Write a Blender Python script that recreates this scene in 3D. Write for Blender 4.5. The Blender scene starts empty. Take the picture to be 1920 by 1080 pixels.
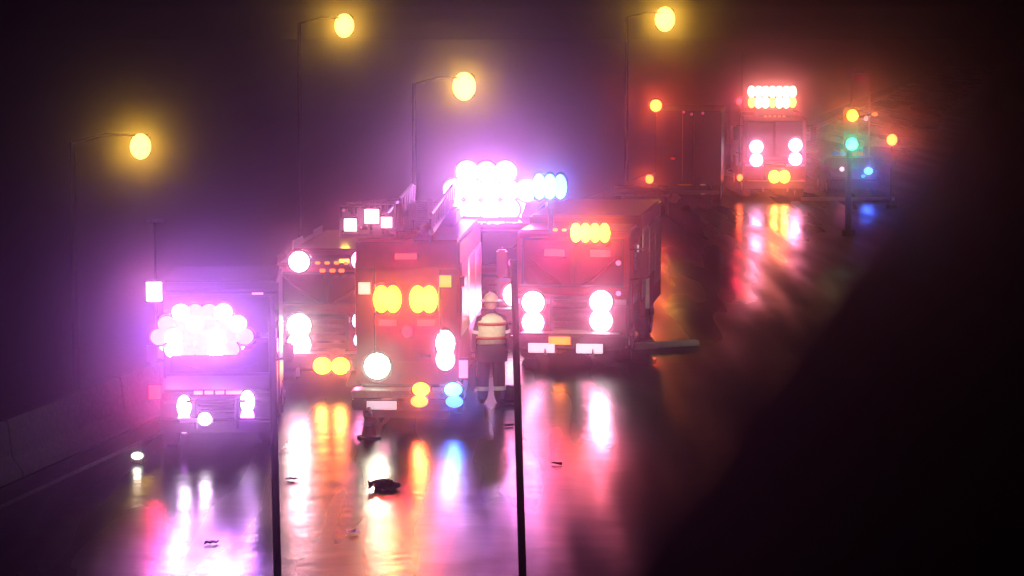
import bpy, bmesh, math, random
from mathutils import Vector, Matrix, noise
random.seed(7)
C = bpy.context.scene
COL = C.collection
PI = math.pi

# ------------------------------------------------------------------ camera
CH, F_PX, HORIZ = 6.5, 5265.0, 40.0
PITCH = math.atan((540 - HORIZ) / F_PX)
cd = bpy.data.cameras.new('camera'); cam = bpy.data.objects.new('camera', cd); COL.objects.link(cam)
cam.location = (0, 0, CH); cam.rotation_euler = (PI/2 - PITCH, 0, 0)
cd.sensor_width = 36; cd.lens = 36 * F_PX / 1920; cd.clip_start = 0.5; cd.clip_end = 3000
C.camera = cam

# ------------------------------------------------------------------ sky (night)
w = bpy.data.worlds.new('World'); C.world = w; w.use_nodes = True
nt = w.node_tree; bgn = nt.nodes['Background']
sky = nt.nodes.new('ShaderNodeTexSky'); sky.sky_type = 'NISHITA'; sky.sun_disc = False
sky.sun_elevation = math.radians(-6); sky.sun_rotation = math.radians(200)
tint = nt.nodes.new('ShaderNodeMix'); tint.data_type = 'RGBA'; tint.blend_type = 'MULTIPLY'
tint.inputs[0].default_value = 1; tint.inputs[7].default_value = (1.0, 0.25, 0.55, 1)
nt.links.new(sky.outputs[0], tint.inputs[6]); nt.links.new(tint.outputs[2], bgn.inputs[0])
bgn.inputs[1].default_value = 0.0015

C.view_settings.view_transform = 'Standard'; C.view_settings.look = 'None'
C.view_settings.exposure = -0.75; C.view_settings.gamma = 1; C.view_settings.use_curve_mapping = False
C.render.engine = 'CYCLES'
cy = C.cycles
cy.use_denoising = True
cy.max_bounces = 5; cy.diffuse_bounces = 2; cy.glossy_bounces = 3; cy.volume_bounces = 0
cy.transmission_bounces = 3
cy.sample_clamp_indirect = 4; cy.sample_clamp_direct = 60
cy.caustics_reflective = False; cy.caustics_refractive = False
cy.use_light_tree = True

ESK = 0.3
POWER = 0.0095          # one dial for all lamps of the place
HAZE_DENSITY = 0.0026
HAZE_G = 0.9925

def at(px, py, Y):
    """x, z of the point at distance Y seen at a pixel of the 1920x1080 picture"""
    t = math.atan((py - 540) / F_PX) + PITCH
    z = CH - Y * math.tan(t)
    fwd = Y * math.cos(PITCH) + (CH - z) * math.sin(PITCH)
    return (px - 960) / F_PX * fwd, z
def ground_y(py):
    return CH / math.tan(math.atan((py - 540) / F_PX) + PITCH)

# ------------------------------------------------------------------ materials
MATS = {}
def mat(name, col, rough=0.5, metal=0.0, emit=None, es=0.0, var=0.12, scale=9.0, bump=0.0, coat=0.0, trans=0.0):
    if name in MATS: return MATS[name]
    m = bpy.data.materials.new(name); m.use_nodes = True; n = m.node_tree; b = n.nodes['Principled BSDF']
    b.inputs['Roughness'].default_value = rough; b.inputs['Metallic'].default_value = metal
    b.inputs['Coat Weight'].default_value = coat
    b.inputs['Transmission Weight'].default_value = trans
    tc = n.nodes.new('ShaderNodeTexCoord'); nz = n.nodes.new('ShaderNodeTexNoise')
    nz.inputs['Scale'].default_value = scale; nz.inputs['Detail'].default_value = 5
    n.links.new(tc.outputs['Object'], nz.inputs['Vector'])
    r = n.nodes.new('ShaderNodeValToRGB')
    r.color_ramp.elements[0].position = 0.3; r.color_ramp.elements[1].position = 0.7
    r.color_ramp.elements[0].color = tuple(c * (1 - var) for c in col) + (1,)
    r.color_ramp.elements[1].color = tuple(min(1, c * (1 + var)) for c in col) + (1,)
    n.links.new(nz.outputs['Fac'], r.inputs[0]); n.links.new(r.outputs[0], b.inputs['Base Color'])
    if bump:
        bn = n.nodes.new('ShaderNodeBump'); bn.inputs['Strength'].default_value = bump
        n.links.new(nz.outputs['Fac'], bn.inputs['Height']); n.links.new(bn.outputs[0], b.inputs['Normal'])
    if emit:
        b.inputs['Emission Color'].default_value = tuple(emit) + (1,)
        b.inputs['Emission Strength'].default_value = es
        m.cycles.emission_sampling = 'NONE'
    MATS[name] = m
    return m
RED = lambda: mat('red_paint', (0.36, 0.008, 0.02), 0.4, coat=0.1, var=0.15, scale=4)
DRED = lambda: mat('dark_red_paint', (0.16, 0.012, 0.02), 0.35, coat=0.4)
WHITE = lambda: mat('white_paint', (0.72, 0.70, 0.70), 0.35, coat=0.4, var=0.06)
VIOLET = lambda: mat('blue_stripe_paint', (0.05, 0.06, 0.25), 0.35, coat=0.4)
DARK = lambda: mat('dark_paint', (0.02, 0.02, 0.025), 0.35, coat=0.3)
BLACK = lambda: mat('black_plastic', (0.015, 0.015, 0.016), 0.5)
RUB = lambda: mat('tyre_rubber', (0.02, 0.02, 0.02), 0.75, bump=0.3, scale=40)
CHROME = lambda: mat('chrome', (0.75, 0.75, 0.76), 0.12, 1.0, var=0.04)
STEEL = lambda: mat('galvanised_steel', (0.34, 0.34, 0.35), 0.42, 0.8, bump=0.1, scale=25)
ALU = lambda: mat('brushed_aluminium', (0.6, 0.6, 0.62), 0.3, 0.9, scale=30)
GLASS = lambda: mat('dark_glass', (0.012, 0.012, 0.016), 0.06, coat=0.6)
CONC = lambda: mat('concrete', (0.12, 0.115, 0.11), 0.75, bump=0.3, scale=14, var=0.25)
POST = lambda: mat('painted_dark_post', (0.018, 0.014, 0.016), 0.5, scale=20, bump=0.1)
AMBP = lambda: mat('yellow_paint', (0.7, 0.42, 0.03), 0.4)

LL = {'white': (1, .16, .40), 'flood': (.85, .36, .95), 'pink': (1, .12, .34), 'violet': (.34, .04, .95), 'amber': (1, .17, .035), 'red': (1, .02, .12),
      'orange': (1, .09, .03), 'blue': (.04, .10, 1), 'cyan': (.06, .42, 1), 'green': (.03, 1, .40),
      'sodium': (1, .54, .03), 'warm': (1, .12, .12), 'mint': (.95, .75, .55)}
GAIN = {'amber': 3.2, 'white': 1.6, 'pink': 1.3, 'red': 2.5, 'orange': 1.8, 'blue': 1.8, 'cyan': 1.6, 'green': 2.2, 'mint': 1.3, 'sodium': .34, 'flood': 2.4, 'violet': 1.4, 'warm': 1.2}
SPREAD = math.radians(36)
LC = {'flood': (1, .85, 1), 'white': (1, .75, .86), 'pink': (1, .36, .70), 'violet': (.66, .16, 1.0), 'amber': (1, .42, .02), 'red': (1, .04, .02),
      'orange': (1, .22, .03), 'blue': (.06, .22, 1), 'cyan': (.12, .65, 1), 'green': (.05, 1, .45),
      'sodium': (1, .80, .30), 'warm': (1, .8, .55), 'mint': (.80, 1, .72)}
def lens_mat(c, s=30):
    return mat('lit_%s_lens_%d' % (c, s), LC[c], 0.2, emit=LC[c], es=s * ESK, var=0.02)

# ------------------------------------------------------------------ mesh helpers
def bm_new(): return bmesh.new()
def box(bm, c, s, rz=0, rx=0, bev=0.0, segs=2):
    t = bmesh.new()
    bmesh.ops.create_cube(t, size=1.0, matrix=Matrix.Diagonal((*s, 1)))
    if bev: bmesh.ops.bevel(t, geom=t.edges[:], offset=bev, segments=segs, affect='EDGES', clamp_overlap=True)
    t.transform(Matrix.Translation(c) @ Matrix.Rotation(rz, 4, 'Z') @ Matrix.Rotation(rx, 4, 'X'))
    _join(bm, t)
def _join(bm, t):
    me = bpy.data.meshes.new('tmp'); t.to_mesh(me); t.free(); bm.from_mesh(me); bpy.data.meshes.remove(me)
def cyl(bm, p0, p1, r0, r1=None, n=14):
    p0, p1 = Vector(p0), Vector(p1); d = p1 - p0
    t = bmesh.new()
    bmesh.ops.create_cone(t, cap_ends=True, cap_tris=False, segments=n, radius1=r0, radius2=(r0 if r1 is None else r1), depth=d.length)
    q = d.to_track_quat('Z', 'Y').to_matrix().to_4x4()
    t.transform(Matrix.Translation((p0 + p1) / 2) @ q); _join(bm, t)
def ball(bm, c, r, sc=(1, 1, 1), sub=2):
    t = bmesh.new(); bmesh.ops.create_icosphere(t, subdivisions=sub, radius=r)
    t.transform(Matrix.Translation(c) @ Matrix.Diagonal((*sc, 1))); _join(bm, t)
def prism(bm, prof, x0, x1, bev=0.0):
    """profile of (y, z) points extruded along x"""
    t = bmesh.new()
    a = [t.verts.new((x0, y, z)) for y, z in prof]; b = [t.verts.new((x1, y, z)) for y, z in prof]
    t.faces.new(a[::-1]); t.faces.new(b); n = len(prof)
    for i in range(n): t.faces.new((a[i], a[(i+1) % n], b[(i+1) % n], b[i]))
    bmesh.ops.recalc_face_normals(t, faces=t.faces[:])
    if bev: bmesh.ops.bevel(t, geom=t.edges[:], offset=bev, segments=2, affect='EDGES', clamp_overlap=True)
    _join(bm, t)
def obj(name, bm, m, parent=None, smooth=False, label=None):
    me = bpy.data.meshes.new(name)
    if isinstance(bm, bpy.types.Mesh): me = bm
    else: bm.to_mesh(me); bm.free(); me.materials.append(m)
    if smooth:
        for p in me.polygons: p.use_smooth = True
    o = bpy.data.objects.new(name, me); COL.objects.link(o)
    if parent: o.parent = parent
    if label: o['label'] = label
    return o
def obox(name, c, s, m, parent=None, **k):
    b = bm_new(); box(b, c, s, **k); return obj(name, b, m, parent)
def ocyl(name, p0, p1, r, m, parent=None, r1=None, n=14):
    b = bm_new(); cyl(b, p0, p1, r, r1, n); return obj(name, b, m, parent, smooth=False)
def tag(o, label, cat=None, group=None, kind=None):
    if label: o['label'] = label
    if cat: o['category'] = cat
    if group: o['group'] = group
    if kind: o['kind'] = kind
    return o
def thing(name, loc, rz, label, cat, group=None):
    o = bpy.data.objects.new(name, None); COL.objects.link(o); o.location = loc; o.rotation_euler = (0, 0, rz)
    o.empty_display_size = .3
    return tag(o, label, cat, group)
def copy_tree(o, parent=None):
    c = o.copy(); COL.objects.link(c); c.parent = parent
    for ch in list(o.children): copy_tree(ch, c)
    return c

def area(parent, c, size, color, power, direction=(0, -1, 0)):
    """the lamp's own light, just in front of its lens"""
    l = bpy.data.lights.new('lamp_light', 'AREA'); l.shape = 'ELLIPSE'; l.size, l.size_y = size
    l.color = LL[color]; l.energy = power * POWER * GAIN[color]; l.spread = SPREAD
    o = bpy.data.objects.new('lamp_light', l); COL.objects.link(o)
    o.location = c; o.rotation_euler = Vector(direction).to_track_quat('-Z', 'Y').to_euler()
    o.parent = parent
    return o
GROW = 1.45
def lamp(parent, name, c, size, color, power, es=40, round_=True, housing=None, up=0.0):
    """housing with bezel > lens, light in front. c = centre of the lens face, size = (w, h)"""
    x, y, z = c; wd, h = size[0] * GROW, size[1] * GROW
    b = bm_new(); t = .035
    if round_: cyl(b, (0, .07, 0), (0, 0, 0), .5*1.18, .5*1.18, 20)
    else: box(b, (0, .035, 0), (1.16, .07, 1.2), bev=0.02)
    b.transform(Matrix.Translation((x, y + .008, z)) @ Matrix.Diagonal((wd, 1, h, 1)))
    hs = obj(name, b, housing or CHROME(), parent)
    b = bm_new()
    if round_: cyl(b, (0, .03, 0), (0, -.02, 0), .5, .46, 20)
    else: box(b, (0, 0, 0), (1, .05, 1), bev=0.012)
    b.transform(Matrix.Translation((x, y - .004, z)) @ Matrix.Diagonal((wd, 1, h, 1)))
    obj('lens', b, lens_mat(color, es), hs)
    if power: area(parent, (x, y - .05, z), (wd * .62, h * .62), color, power, (0, -1, up))
    return hs
def wheel(parent, x, y, r=.5, wd=.3):
    s = 1 if x > 0 else -1
    b = bm_new(); cyl(b, (x - wd/2, y, r), (x + wd/2, y, r), r, r, 28)
    bmesh.ops.bevel(b, geom=[e for e in b.edges if len(e.link_faces) == 2 and abs(e.verts[0].co.x - e.verts[1].co.x) < 1e-5], offset=.04, segments=2, affect='EDGES')
    wh = obj('wheel', b, RUB(), parent)
    b = bm_new(); xo = x + s * (wd/2)
    cyl(b, (xo - s*.02, y, r), (xo + s*.012, y, r), r * .58, r * .5, 20)
    cyl(b, (xo, y, r), (xo + s*.05, y, r), r * .2, r * .16, 12)
    for k in range(8):
        a = k * PI / 4; cyl(b, (xo, y + math.cos(a)*r*.34, r + math.sin(a)*r*.34), (xo + s*.03, y + math.cos(a)*r*.34, r + math.sin(a)*r*.34), .018, n=6)
    obj('rim', b, ALU(), wh)

# ------------------------------------------------------------------ road and ground
SL = 0.19                                    # road heads away to the right
EX = lambda y: -6.15 + SL * (y - 44)         # left edge of the carriageway
def sheet(name, pts, m, kind='structure'):
    b = bm_new(); b.faces.new([b.verts.new(p) for p in pts]); bmesh.ops.recalc_face_normals(b, faces=b.faces[:])
    for f in b.faces:
        if f.normal.z < 0: f.normal_flip()
    o = obj(name, b, m); o['kind'] = kind; return o

def wet_asphalt():
    m = bpy.data.materials.new('wet_asphalt'); m.use_nodes = True; n = m.node_tree; b = n.nodes['Principled BSDF']
    tc = n.nodes.new('ShaderNodeTexCoord')
    mp = n.nodes.new('ShaderNodeMapping'); mp.inputs['Rotation'].default_value = (0, 0, SL)
    mp.inputs['Scale'].default_value = (1.0, 0.08, 1)
    n.links.new(tc.outputs['Object'], mp.inputs['Vector'])
    big = n.nodes.new('ShaderNodeTexNoise'); big.inputs['Scale'].default_value = 1.0; big.inputs['Detail'].default_value = 2; big.inputs['Roughness'].default_value = .5
    n.links.new(mp.outputs[0], big.inputs['Vector'])
    fine = n.nodes.new('ShaderNodeTexNoise'); fine.inputs['Scale'].default_value = 22; fine.inputs['Detail'].default_value = 3
    n.links.new(tc.outputs['Object'], fine.inputs['Vector'])
    mid = n.nodes.new('ShaderNodeTexNoise'); mid.inputs['Scale'].default_value = 1.3; mid.inputs['Detail'].default_value = 3
    n.links.new(tc.outputs['Object'], mid.inputs['Vector'])
    cr = n.nodes.new('ShaderNodeValToRGB'); cr.color_ramp.elements[0].position = .35; cr.color_ramp.elements[1].position = .65
    cr.color_ramp.elements[0].color = (.018, .017, .018, 1); cr.color_ramp.elements[1].color = (.026, .024, .024, 1)
    n.links.new(big.outputs['Fac'], cr.inputs[0]); n.links.new(cr.outputs[0], b.inputs['Base Color'])
    rr = n.nodes.new('ShaderNodeMapRange'); rr.inputs['From Min'].default_value = .36; rr.inputs['From Max'].default_value = .64
    rr.inputs['To Min'].default_value = .17; rr.inputs['To Max'].default_value = .36
    n.links.new(big.outputs['Fac'], rr.inputs[0]); n.links.new(rr.outputs[0], b.inputs['Roughness'])
    b.inputs['IOR'].default_value = 1.4
    sx = n.nodes.new('ShaderNodeSeparateXYZ'); n.links.new(tc.outputs['Object'], sx.inputs[0])
    ma = n.nodes.new('ShaderNodeMath'); ma.operation = 'MULTIPLY_ADD'; ma.inputs[1].default_value = -SL; n.links.new(sx.outputs['Y'], ma.inputs[0]); n.links.new(sx.outputs['X'], ma.inputs[2])
    dry = n.nodes.new('ShaderNodeMapRange'); dry.inputs['From Min'].default_value = -7.6; dry.inputs['From Max'].default_value = -4.4; dry.interpolation_type = 'SMOOTHSTEP'   # the drier right shoulder
    wob = n.nodes.new('ShaderNodeMath'); wob.operation = 'MULTIPLY_ADD'; wob.inputs[1].default_value = .25; n.links.new(big.outputs['Fac'], wob.inputs[0]); n.links.new(ma.outputs[0], wob.inputs[2])
    n.links.new(wob.outputs[0], dry.inputs[0])
    dr = n.nodes.new('ShaderNodeMath'); dr.operation = 'MULTIPLY_ADD'; dr.inputs[1].default_value = .35; dr.use_clamp = True
    n.links.new(dry.outputs[0], dr.inputs[0]); n.links.new(rr.outputs[0], dr.inputs[2]); n.links.new(dr.outputs[0], b.inputs['Roughness'])
    sp = n.nodes.new('ShaderNodeMapRange'); sp.inputs['From Min'].default_value = .36; sp.inputs['From Max'].default_value = .62
    sp.inputs['To Min'].default_value = .56; sp.inputs['To Max'].default_value = .31
    n.links.new(big.outputs['Fac'], sp.inputs[0]); 
    inv = n.nodes.new('ShaderNodeMath'); inv.operation = 'SUBTRACT'; inv.inputs[0].default_value = 1.0; n.links.new(dry.outputs[0], inv.inputs[1])
    ds = n.nodes.new('ShaderNodeMath'); ds.operation = 'MULTIPLY'; ds.use_clamp = True
    n.links.new(inv.outputs[0], ds.inputs[0]); n.links.new(sp.outputs[0], ds.inputs[1]); n.links.new(ds.outputs[0], b.inputs['Specular IOR Level'])
    b1 = n.nodes.new('ShaderNodeBump'); b1.inputs['Strength'].default_value = .05; b1.inputs['Distance'].default_value = .02
    n.links.new(fine.outputs['Fac'], b1.inputs['Height'])
    b2 = n.nodes.new('ShaderNodeBump'); b2.inputs['Strength'].default_value = .3; b2.inputs['Distance'].default_value = .05
    n.links.new(mid.outputs['Fac'], b2.inputs['Height']); n.links.new(b1.outputs[0], b2.inputs['Normal'])
    n.links.new(b2.outputs[0], b.inputs['Normal'])
    return m
WET = wet_asphalt()
GRASS = mat('dark_grass', (0.03, 0.05, 0.018), .9, bump=.5, scale=3, var=.4)
Y0, Y1 = -30, 420
sheet('road', [(EX(Y0) + .0, Y0, 0), (110, Y0, 0), (150, Y1, 0), (EX(Y1), Y1, 0)], WET)
sheet('ground', [(-900, -400, -5), (1200, -400, -5), (1200, 1800, -5), (-900, 1800, -5)], GRASS)
b = bm_new()
q = [b.verts.new(p) for p in [(EX(Y0) - 1.2, Y0, -.02), (EX(Y1) - 1.2, Y1, -.02), (EX(Y1) - 9, Y1, -5), (EX(Y0) - 9, Y0, -5)]]
b.faces.new(q[::-1]); v2 = [b.verts.new(p) for p in [(EX(Y0) - 1.2, Y0, -.02), (EX(Y0), Y0, -.02), (EX(Y1), Y1, -.02), (EX(Y1) - 1.2, Y1, -.02)]]
b.faces.new(v2)
v3 = [b.verts.new(p) for p in [(110, Y0, 0), (150, Y0, -5), (190, Y1, -5), (150, Y1, 0)]]; b.faces.new(v3)
obj('embankment', b, GRASS)['kind'] = 'structure'

# painted edge line and lane dashes (4 mm above the asphalt), worn
PAINT = mat('worn_road_paint', (.42, .41, .38), .55, var=.5, scale=14)
def stripe(name, off, y0, y1, wd=.12):
    b = bm_new(); x = lambda y: EX(y) + off
    b.faces.new([b.verts.new(p) for p in [(x(y0) - wd/2, y0, .004), (x(y0) + wd/2, y0, .004), (x(y1) + wd/2, y1, .004), (x(y1) - wd/2, y1, .004)]])
    return b
o = obj('edge_line', stripe('e', .55, Y0, 300), PAINT); o['kind'] = 'structure'

# concrete barrier along the left edge, in precast segments
prof = [(-.30, 0), (-.30, .08), (-.14, .30), (-.08, .82), (.08, .82), (.14, .30), (.30, .08), (.30, 0)]
bar = thing('concrete_barrier', (EX(30) - .35, 30, 0), 0, 'pale concrete barrier along the left edge of the road beside the ambulance', 'barrier')
ang = math.atan(SL)
bseg = None
for k in range(26):
    L = 5.0
    if bseg is None:
        b = bm_new(); t = bm_new()
        prism(t, prof, 0, L - .025, bev=.015); t.transform(Matrix.Rotation(PI/2 - ang, 4, 'Z')); _join(b, t)
        o = obj('barrier_segment', b, CONC(), bar); bseg = o.data
    else: o = obj('barrier_segment', bseg, None, bar)
    o.location = (math.sin(ang) * L * (k - 1), math.cos(ang) * L * (k - 1), 0)

# ------------------------------------------------------------------ forward-cab fire engine, front at local y = 0
def fire_engine(root, W=2.3, HC=2.65, HB=2.75, L=7.5, paint=None, stripe=None, slats=5, bars='amber', es=8):
    P = paint or RED(); h = W / 2
    b = bm_new(); prism(b, [(0, .5), (-.02, 1.38), (.05, 1.46), (.24, HC - .1), (.36, HC), (2.3, HC), (2.3, .5)], -h, h, bev=.05)
    cab = obj('cab', b, P, root)
    # windscreen: two panes in a black frame, following the rake
    z0, z1 = 1.52, HC - .17; y0_, y1_ = .058, .222
    ln = math.hypot(z1 - z0, y1_ - y0_); rx = -math.atan((y1_ - y0_) / (z1 - z0)); mc = ((y0_ + y1_)/2, (z0 + z1)/2)
    ws = obox('windscreen', (0, mc[0] - .004, mc[1]), (W - .22, .03, ln + .06), BLACK(), root, rx=rx, bev=.012)
    for s in (-1, 1):
        obox('pane', (s * (W - .22) / 4, mc[0] - .018, mc[1]), ((W - .36) / 2, .02, ln - .04), GLASS(), ws, rx=rx, bev=.008)
        b = bm_new(); cyl(b, (s * .15, .01, z0 + .02), (s * .62, .03, z0 + .34), .012, n=6); cyl(b, (s*.38, -.012 + .03, z0 + .1), (s*.80, .02 + .04, z0 + .52), .01, n=6)
        obj('wiper', b, BLACK(), root)
        # mirrors on arms
        mr = obox('mirror', (s * (h + .27), .12, HC - .62), (.20, .10, .52), CHROME(), root, bev=.03)
        ocyl('mirror_arm', (s * (h - .02), .3, HC - .35), (s * (h + .26), .12, HC - .32), .018, CHROME(), mr, n=8); ocyl('mirror_arm', (s * (h - .02), .3, 1.62), (s * (h + .26), .12, 1.68), .018, CHROME(), mr, n=8)
        obox('cab_door', (s * (h + .008), 1.1, 1.5), (.03, .95, 1.6), P, root, bev=.012)
        obox('side_window', (s * (h + .018), 1.1, 2.0), (.03, .78, .52), GLASS(), root, bev=.012)
        obox('door_handle', (s * (h + .035), 1.45, 1.42), (.03, .16, .04), CHROME(), root, bev=.008)
        wheel(root, s * (h - .17), 1.0, .5); wheel(root, s * (h - .17), L - 2.0, .5)
        b = bm_new(); cyl(b, (s * (h + .03), 2.34, 1.0), (s * (h + .03), 2.34, 2.3), .018, n=8)
        obj('grab_rail', b, CHROME(), root)
    # grille with slats
    g = obox('grille', (0, -.035, .98), (.82, .05, .72), BLACK(), root, bev=.012)
    for k in range(slats): obox('slat', (0, -.075, .70 + .56 * k / (slats - 1)), (.70, .03, .05), CHROME(), g, bev=.008)
    # bumper with step plate
    bp = obox('bumper', (0, -.22, .52), (W + .06, .42, .27), CHROME(), root, bev=.05)
    obox('step_plate', (0, -.22, .662), (W - .3, .34, .012), ALU(), bp)
    for s in (-1, 1): obox('tow_hook', (s * .45, -.43, .33), (.06, .12, .14), STEEL(), bp, bev=.012)
    obox('apron', (0, .12, .40), (W - .3, .3, .2), BLACK(), root, bev=.02)
    # body behind the cab with roller shutters
    b = bm_new(); box(b, (0, 2.38 + (L - 2.38)/2, (.62 + HB)/2), (W + .04, L - 2.38, HB - .62), bev=.04)
    obj('body', b, P, root)
    nd = 3; dl = (L - 2.9) / nd
    for s in (-1, 1):
        for k in range(nd):
            yc = 2.6 + dl * (k + .5)
            sh = obox('roller_shutter', (s * (h + .026), yc, 1.72 if k != 1 else 1.85), (.02, dl - .12, 1.4 if k != 1 else 1.0), ALU(), root, bev=.006)
            for q in range(7): obox('shutter_slat', (s * (h + .04), yc, 1.42 + q * .14), (.012, dl - .2, .11), ALU(), sh)
    obox('stripe', (0, -.008 - .005, 1.32 - .09), (W - .1, .03, .10), stripe or WHITE(), root)
    for s in (-1, 1): obox('side_stripe', (s * (h + .035), 3.2 if 0 else 1.1, 1.2), (.012, .94, .12), stripe or WHITE(), root)
    obox('chassis', (0, L/2, .48), (W - .9, L - .8, .24), BLACK(), root)
    # five clearance lamps over the windscreen
    for k in (-2, -1, 0, 1, 2):
        m_ = obox('marker_lamp', (k * .17, .20, HC + .02), (.09, .07, .05), lens_mat(bars, es), root, bev=.012)
    return cab
def lightbar(root, z, y, W, cols, es=40, pw=60, hgt=.16, x0=0.0):
    lb = obox('lightbar', (x0, y, z - hgt/2 - .01), (W, .30, .05), BLACK(), root, bev=.012)
    n = len(cols); d = W / n
    for k, c in enumerate(cols):
        xx = x0 - W/2 + d * (k + .5)
        obox('module', (xx, y, z), (d - .02, .26, hgt), lens_mat(c, es), lb, bev=.02)
    return lb

# --- the right-hand fire engine (front view)
YD = 52.8; xD, _ = at(1072, 680, YD)
D = thing('fire_engine', (xD, YD, 0), -.13, 'red fire engine behind the right post with amber and blue roof lights and chrome grille', 'fire engine', 'fire engines at the incident')
fire_engine(D, W=2.16, HC=2.55, HB=2.7, L=7.6)
def on(root, px, py, dy=0.0):
    """local x, z on a vehicle front for a picture pixel"""
    x, z = at(px, py, root.location.y + dy); return x - root.location.x, z
x, z = on(D, 1000, 585); lamp(D, 'headlight', (x, -.10, z + .18), (.30, .30), 'white', 170, es=60)
lamp(D, 'headlight', (x, -.10, z - .2), (.30, .30), 'pink', 120, es=60)
x, z = on(D, 1128, 580); lamp(D, 'headlight', (x, -.10, z + .16), (.30, .30), 'white', 170, es=60)
lamp(D, 'headlight', (x, -.10, z - .2), (.30, .30), 'white', 120, es=60)
for px in (1020, 1110):
    x, z = on(D, px, 648); lamp(D, 'fog_lamp', (x, -.45, z), (.34, .12), 'white', 10, es=6, round_=False, housing=BLACK())
x, z = on(D, 1054, 634); lamp(D, 'bumper_lamp', (x, -.45, z), (.28, .10), 'amber', 14, es=6, round_=False, housing=BLACK())
for k, px in enumerate((1080, 1098, 1116, 1134)):
    x, z = on(D, px, 436); lamp(D, 'beacon', (x, -.02, z), (.15, .26), 'amber', 55, es=30, housing=BLACK())
x, z = on(D, 1028, 352)
ocyl('beacon_mast', (x, .35, 2.5), (x, .35, z - .22), .05, BLACK(), D)
obox('beacon_base', (x, .32, z - .22), (.66, .22, .05), BLACK(), D, bev=.012)
for dx, c in ((-.2, 'cyan'), (.0, 'cyan'), (.2, 'blue')): lamp(D, 'beacon', (x + dx, .22, z), (.18, .34), c, 90, es=30, housing=BLACK())
for px, py in ((1163, 492), (1163, 549)):
    x, z = on(D, px, py); lamp(D, 'side_marker', (x - .03, -.02, z), (.07, .07), 'pink', 0, es=5)
for px in (1040, 1126):
    x, z = on(D, px, 474); lamp(D, 'warning_lamp', (x, -.02, z), (.26, .09), 'red', 240, es=12, round_=False, housing=BLACK())  # added pair, there only for red glow and red streaks on the road
x, z = on(D, 1212, 545, 3)
# --- the engine behind, with the raised light tower
YE = 57.4; xE, _ = at(900, 640, YE)
E = thing('fire_engine', (xE, YE, 0), -.06, 'fire engine behind the firefighter with a blazing white floodlight tower on its roof', 'fire engine', 'fire engines at the incident')
fire_engine(E, W=2.1, HC=2.35, HB=2.5, L=7.2, paint=DRED(), stripe=VIOLET())
tw = obox('light_tower', (.02, .9, 2.42), (1.5, .5, .14), STEEL(), E, bev=.02)
for s in (-1, 1): ocyl('tower_mast', (s * .5, .9, 2.4), (s * .5, .9, 3.45), .05, STEEL(), tw)
for r_, (py, row) in enumerate(((322, (872, 908, 944)), (356, (848, 882, 916, 950, 984)), (392, (848, 882, 916, 950)), (428, (858, 892, 926, 960)), (460, (880, 912)))):
    for c_, px in enumerate(row):
        x, z = on(E, px, py, .8)
        lamp(E, 'floodlight', (x, .68, z), (.32, .32), ('flood', 'violet', 'flood', 'pink')[(r_ * 2 + c_) % 4], 540, es=30, housing=STEEL(), up=.1)
for px in (870, 966):
    x, z = on(E, px, 560); lamp(E, 'headlight', (x, -.10, .92), (.34, .34), 'white', 220, es=60)
for px, py in ((946, 505), (958, 492)):
    x, z = on(E, px, py); lamp(E, 'side_marker', (x, -.06, z), (.07, .10), 'pink', 0, es=5)

# --- engine at the left of the group (B)
YB = 49.6; xB, _ = at(612, 735, YB)
B = thing('fire_engine', (xB, YB, 0), -.07, 'fire engine between ambulance and ladder truck with low twin amber lamps', 'fire engine', 'fire engines at the incident')
fire_engine(B, W=1.9, HC=2.2, HB=2.3, L=7.0, paint=RED(), es=5)
for k, (px, py, c, p, sz) in enumerate(((562, 490, 'white', 150, .26), (680, 487, 'pink', 150, .26), (562, 610, 'mint', 210, .30), (562, 645, 'white', 160, .30), (680, 600, 'pink', 90, .24), (680, 636, 'pink', 60, .2))):
    x, z = on(B, px, py); lamp(B, 'warning_lamp' if k < 2 else 'headlight', (x, -.12, z), (sz, sz), c, p, es=50, round_=True)
for px in (611, 645):
    x, z = on(B, px, 680); lamp(B, 'bumper_lamp', (x, -.46, z), (.24, .22), 'amber', 75, es=20, housing=BLACK())
for px in (605, 624, 641):
    x, z = on(B, px, 507); obox('roof_marker', (x, -.03, z), (.10, .05, .06), lens_mat('orange', 9), B, bev=.012)

# --- distant engine (F)
YF = ground_y(372); xF, _ = at(1452, 372, YF)
Fv = thing('fire_engine', (xF, YF, 0), -.02, 'distant fire engine at upper right with orange-white lightbar above its cab', 'fire engine', 'fire engines at the incident')
fire_engine(Fv, W=2.3, HC=3.0, HB=3.1, L=8.0, bars='orange')
zt = at(1447, 180, YF)[1]
obox('lightbar_frame', (0, .5, 3.12), (1.4, .12, .28), BLACK(), Fv, bev=.02)
for k, px in enumerate((1409, 1422, 1435, 1448, 1461, 1474, 1486)):
    for j, py in enumerate((172, 192)):
        x, z = on(Fv, px, py, .3); lamp(Fv, 'lightbar_lamp', (x, .3, z), (.20, .30), 'warm' if j == 0 else ('orange' if k % 3 == 0 else 'warm'), 45, es=30, housing=BLACK())
ocyl('lightbar_post', (-.5, .5, 3.0), (-.5, .5, zt - .3), .04, BLACK(), Fv); ocyl('lightbar_post', (.5, .5, 3.0), (.5, .5, zt - .3), .04, BLACK(), Fv)
for px, py, c, p in ((1418, 275, 'white', 160), (1418, 300, 'pink', 120), (1491, 272, 'white', 160), (1491, 298, 'pink', 120)):
    x, z = on(Fv, px, py); lamp(Fv, 'headlight', (x, -.12, z), (.34, .34), c, p, es=60)
for px, py in ((1450, 330), (1469, 330)):
    x, z = on(Fv, px, py); lamp(Fv, 'bumper_lamp', (x, -.46, z), (.30, .34), 'amber', 150, es=25, housing=BLACK())
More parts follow.
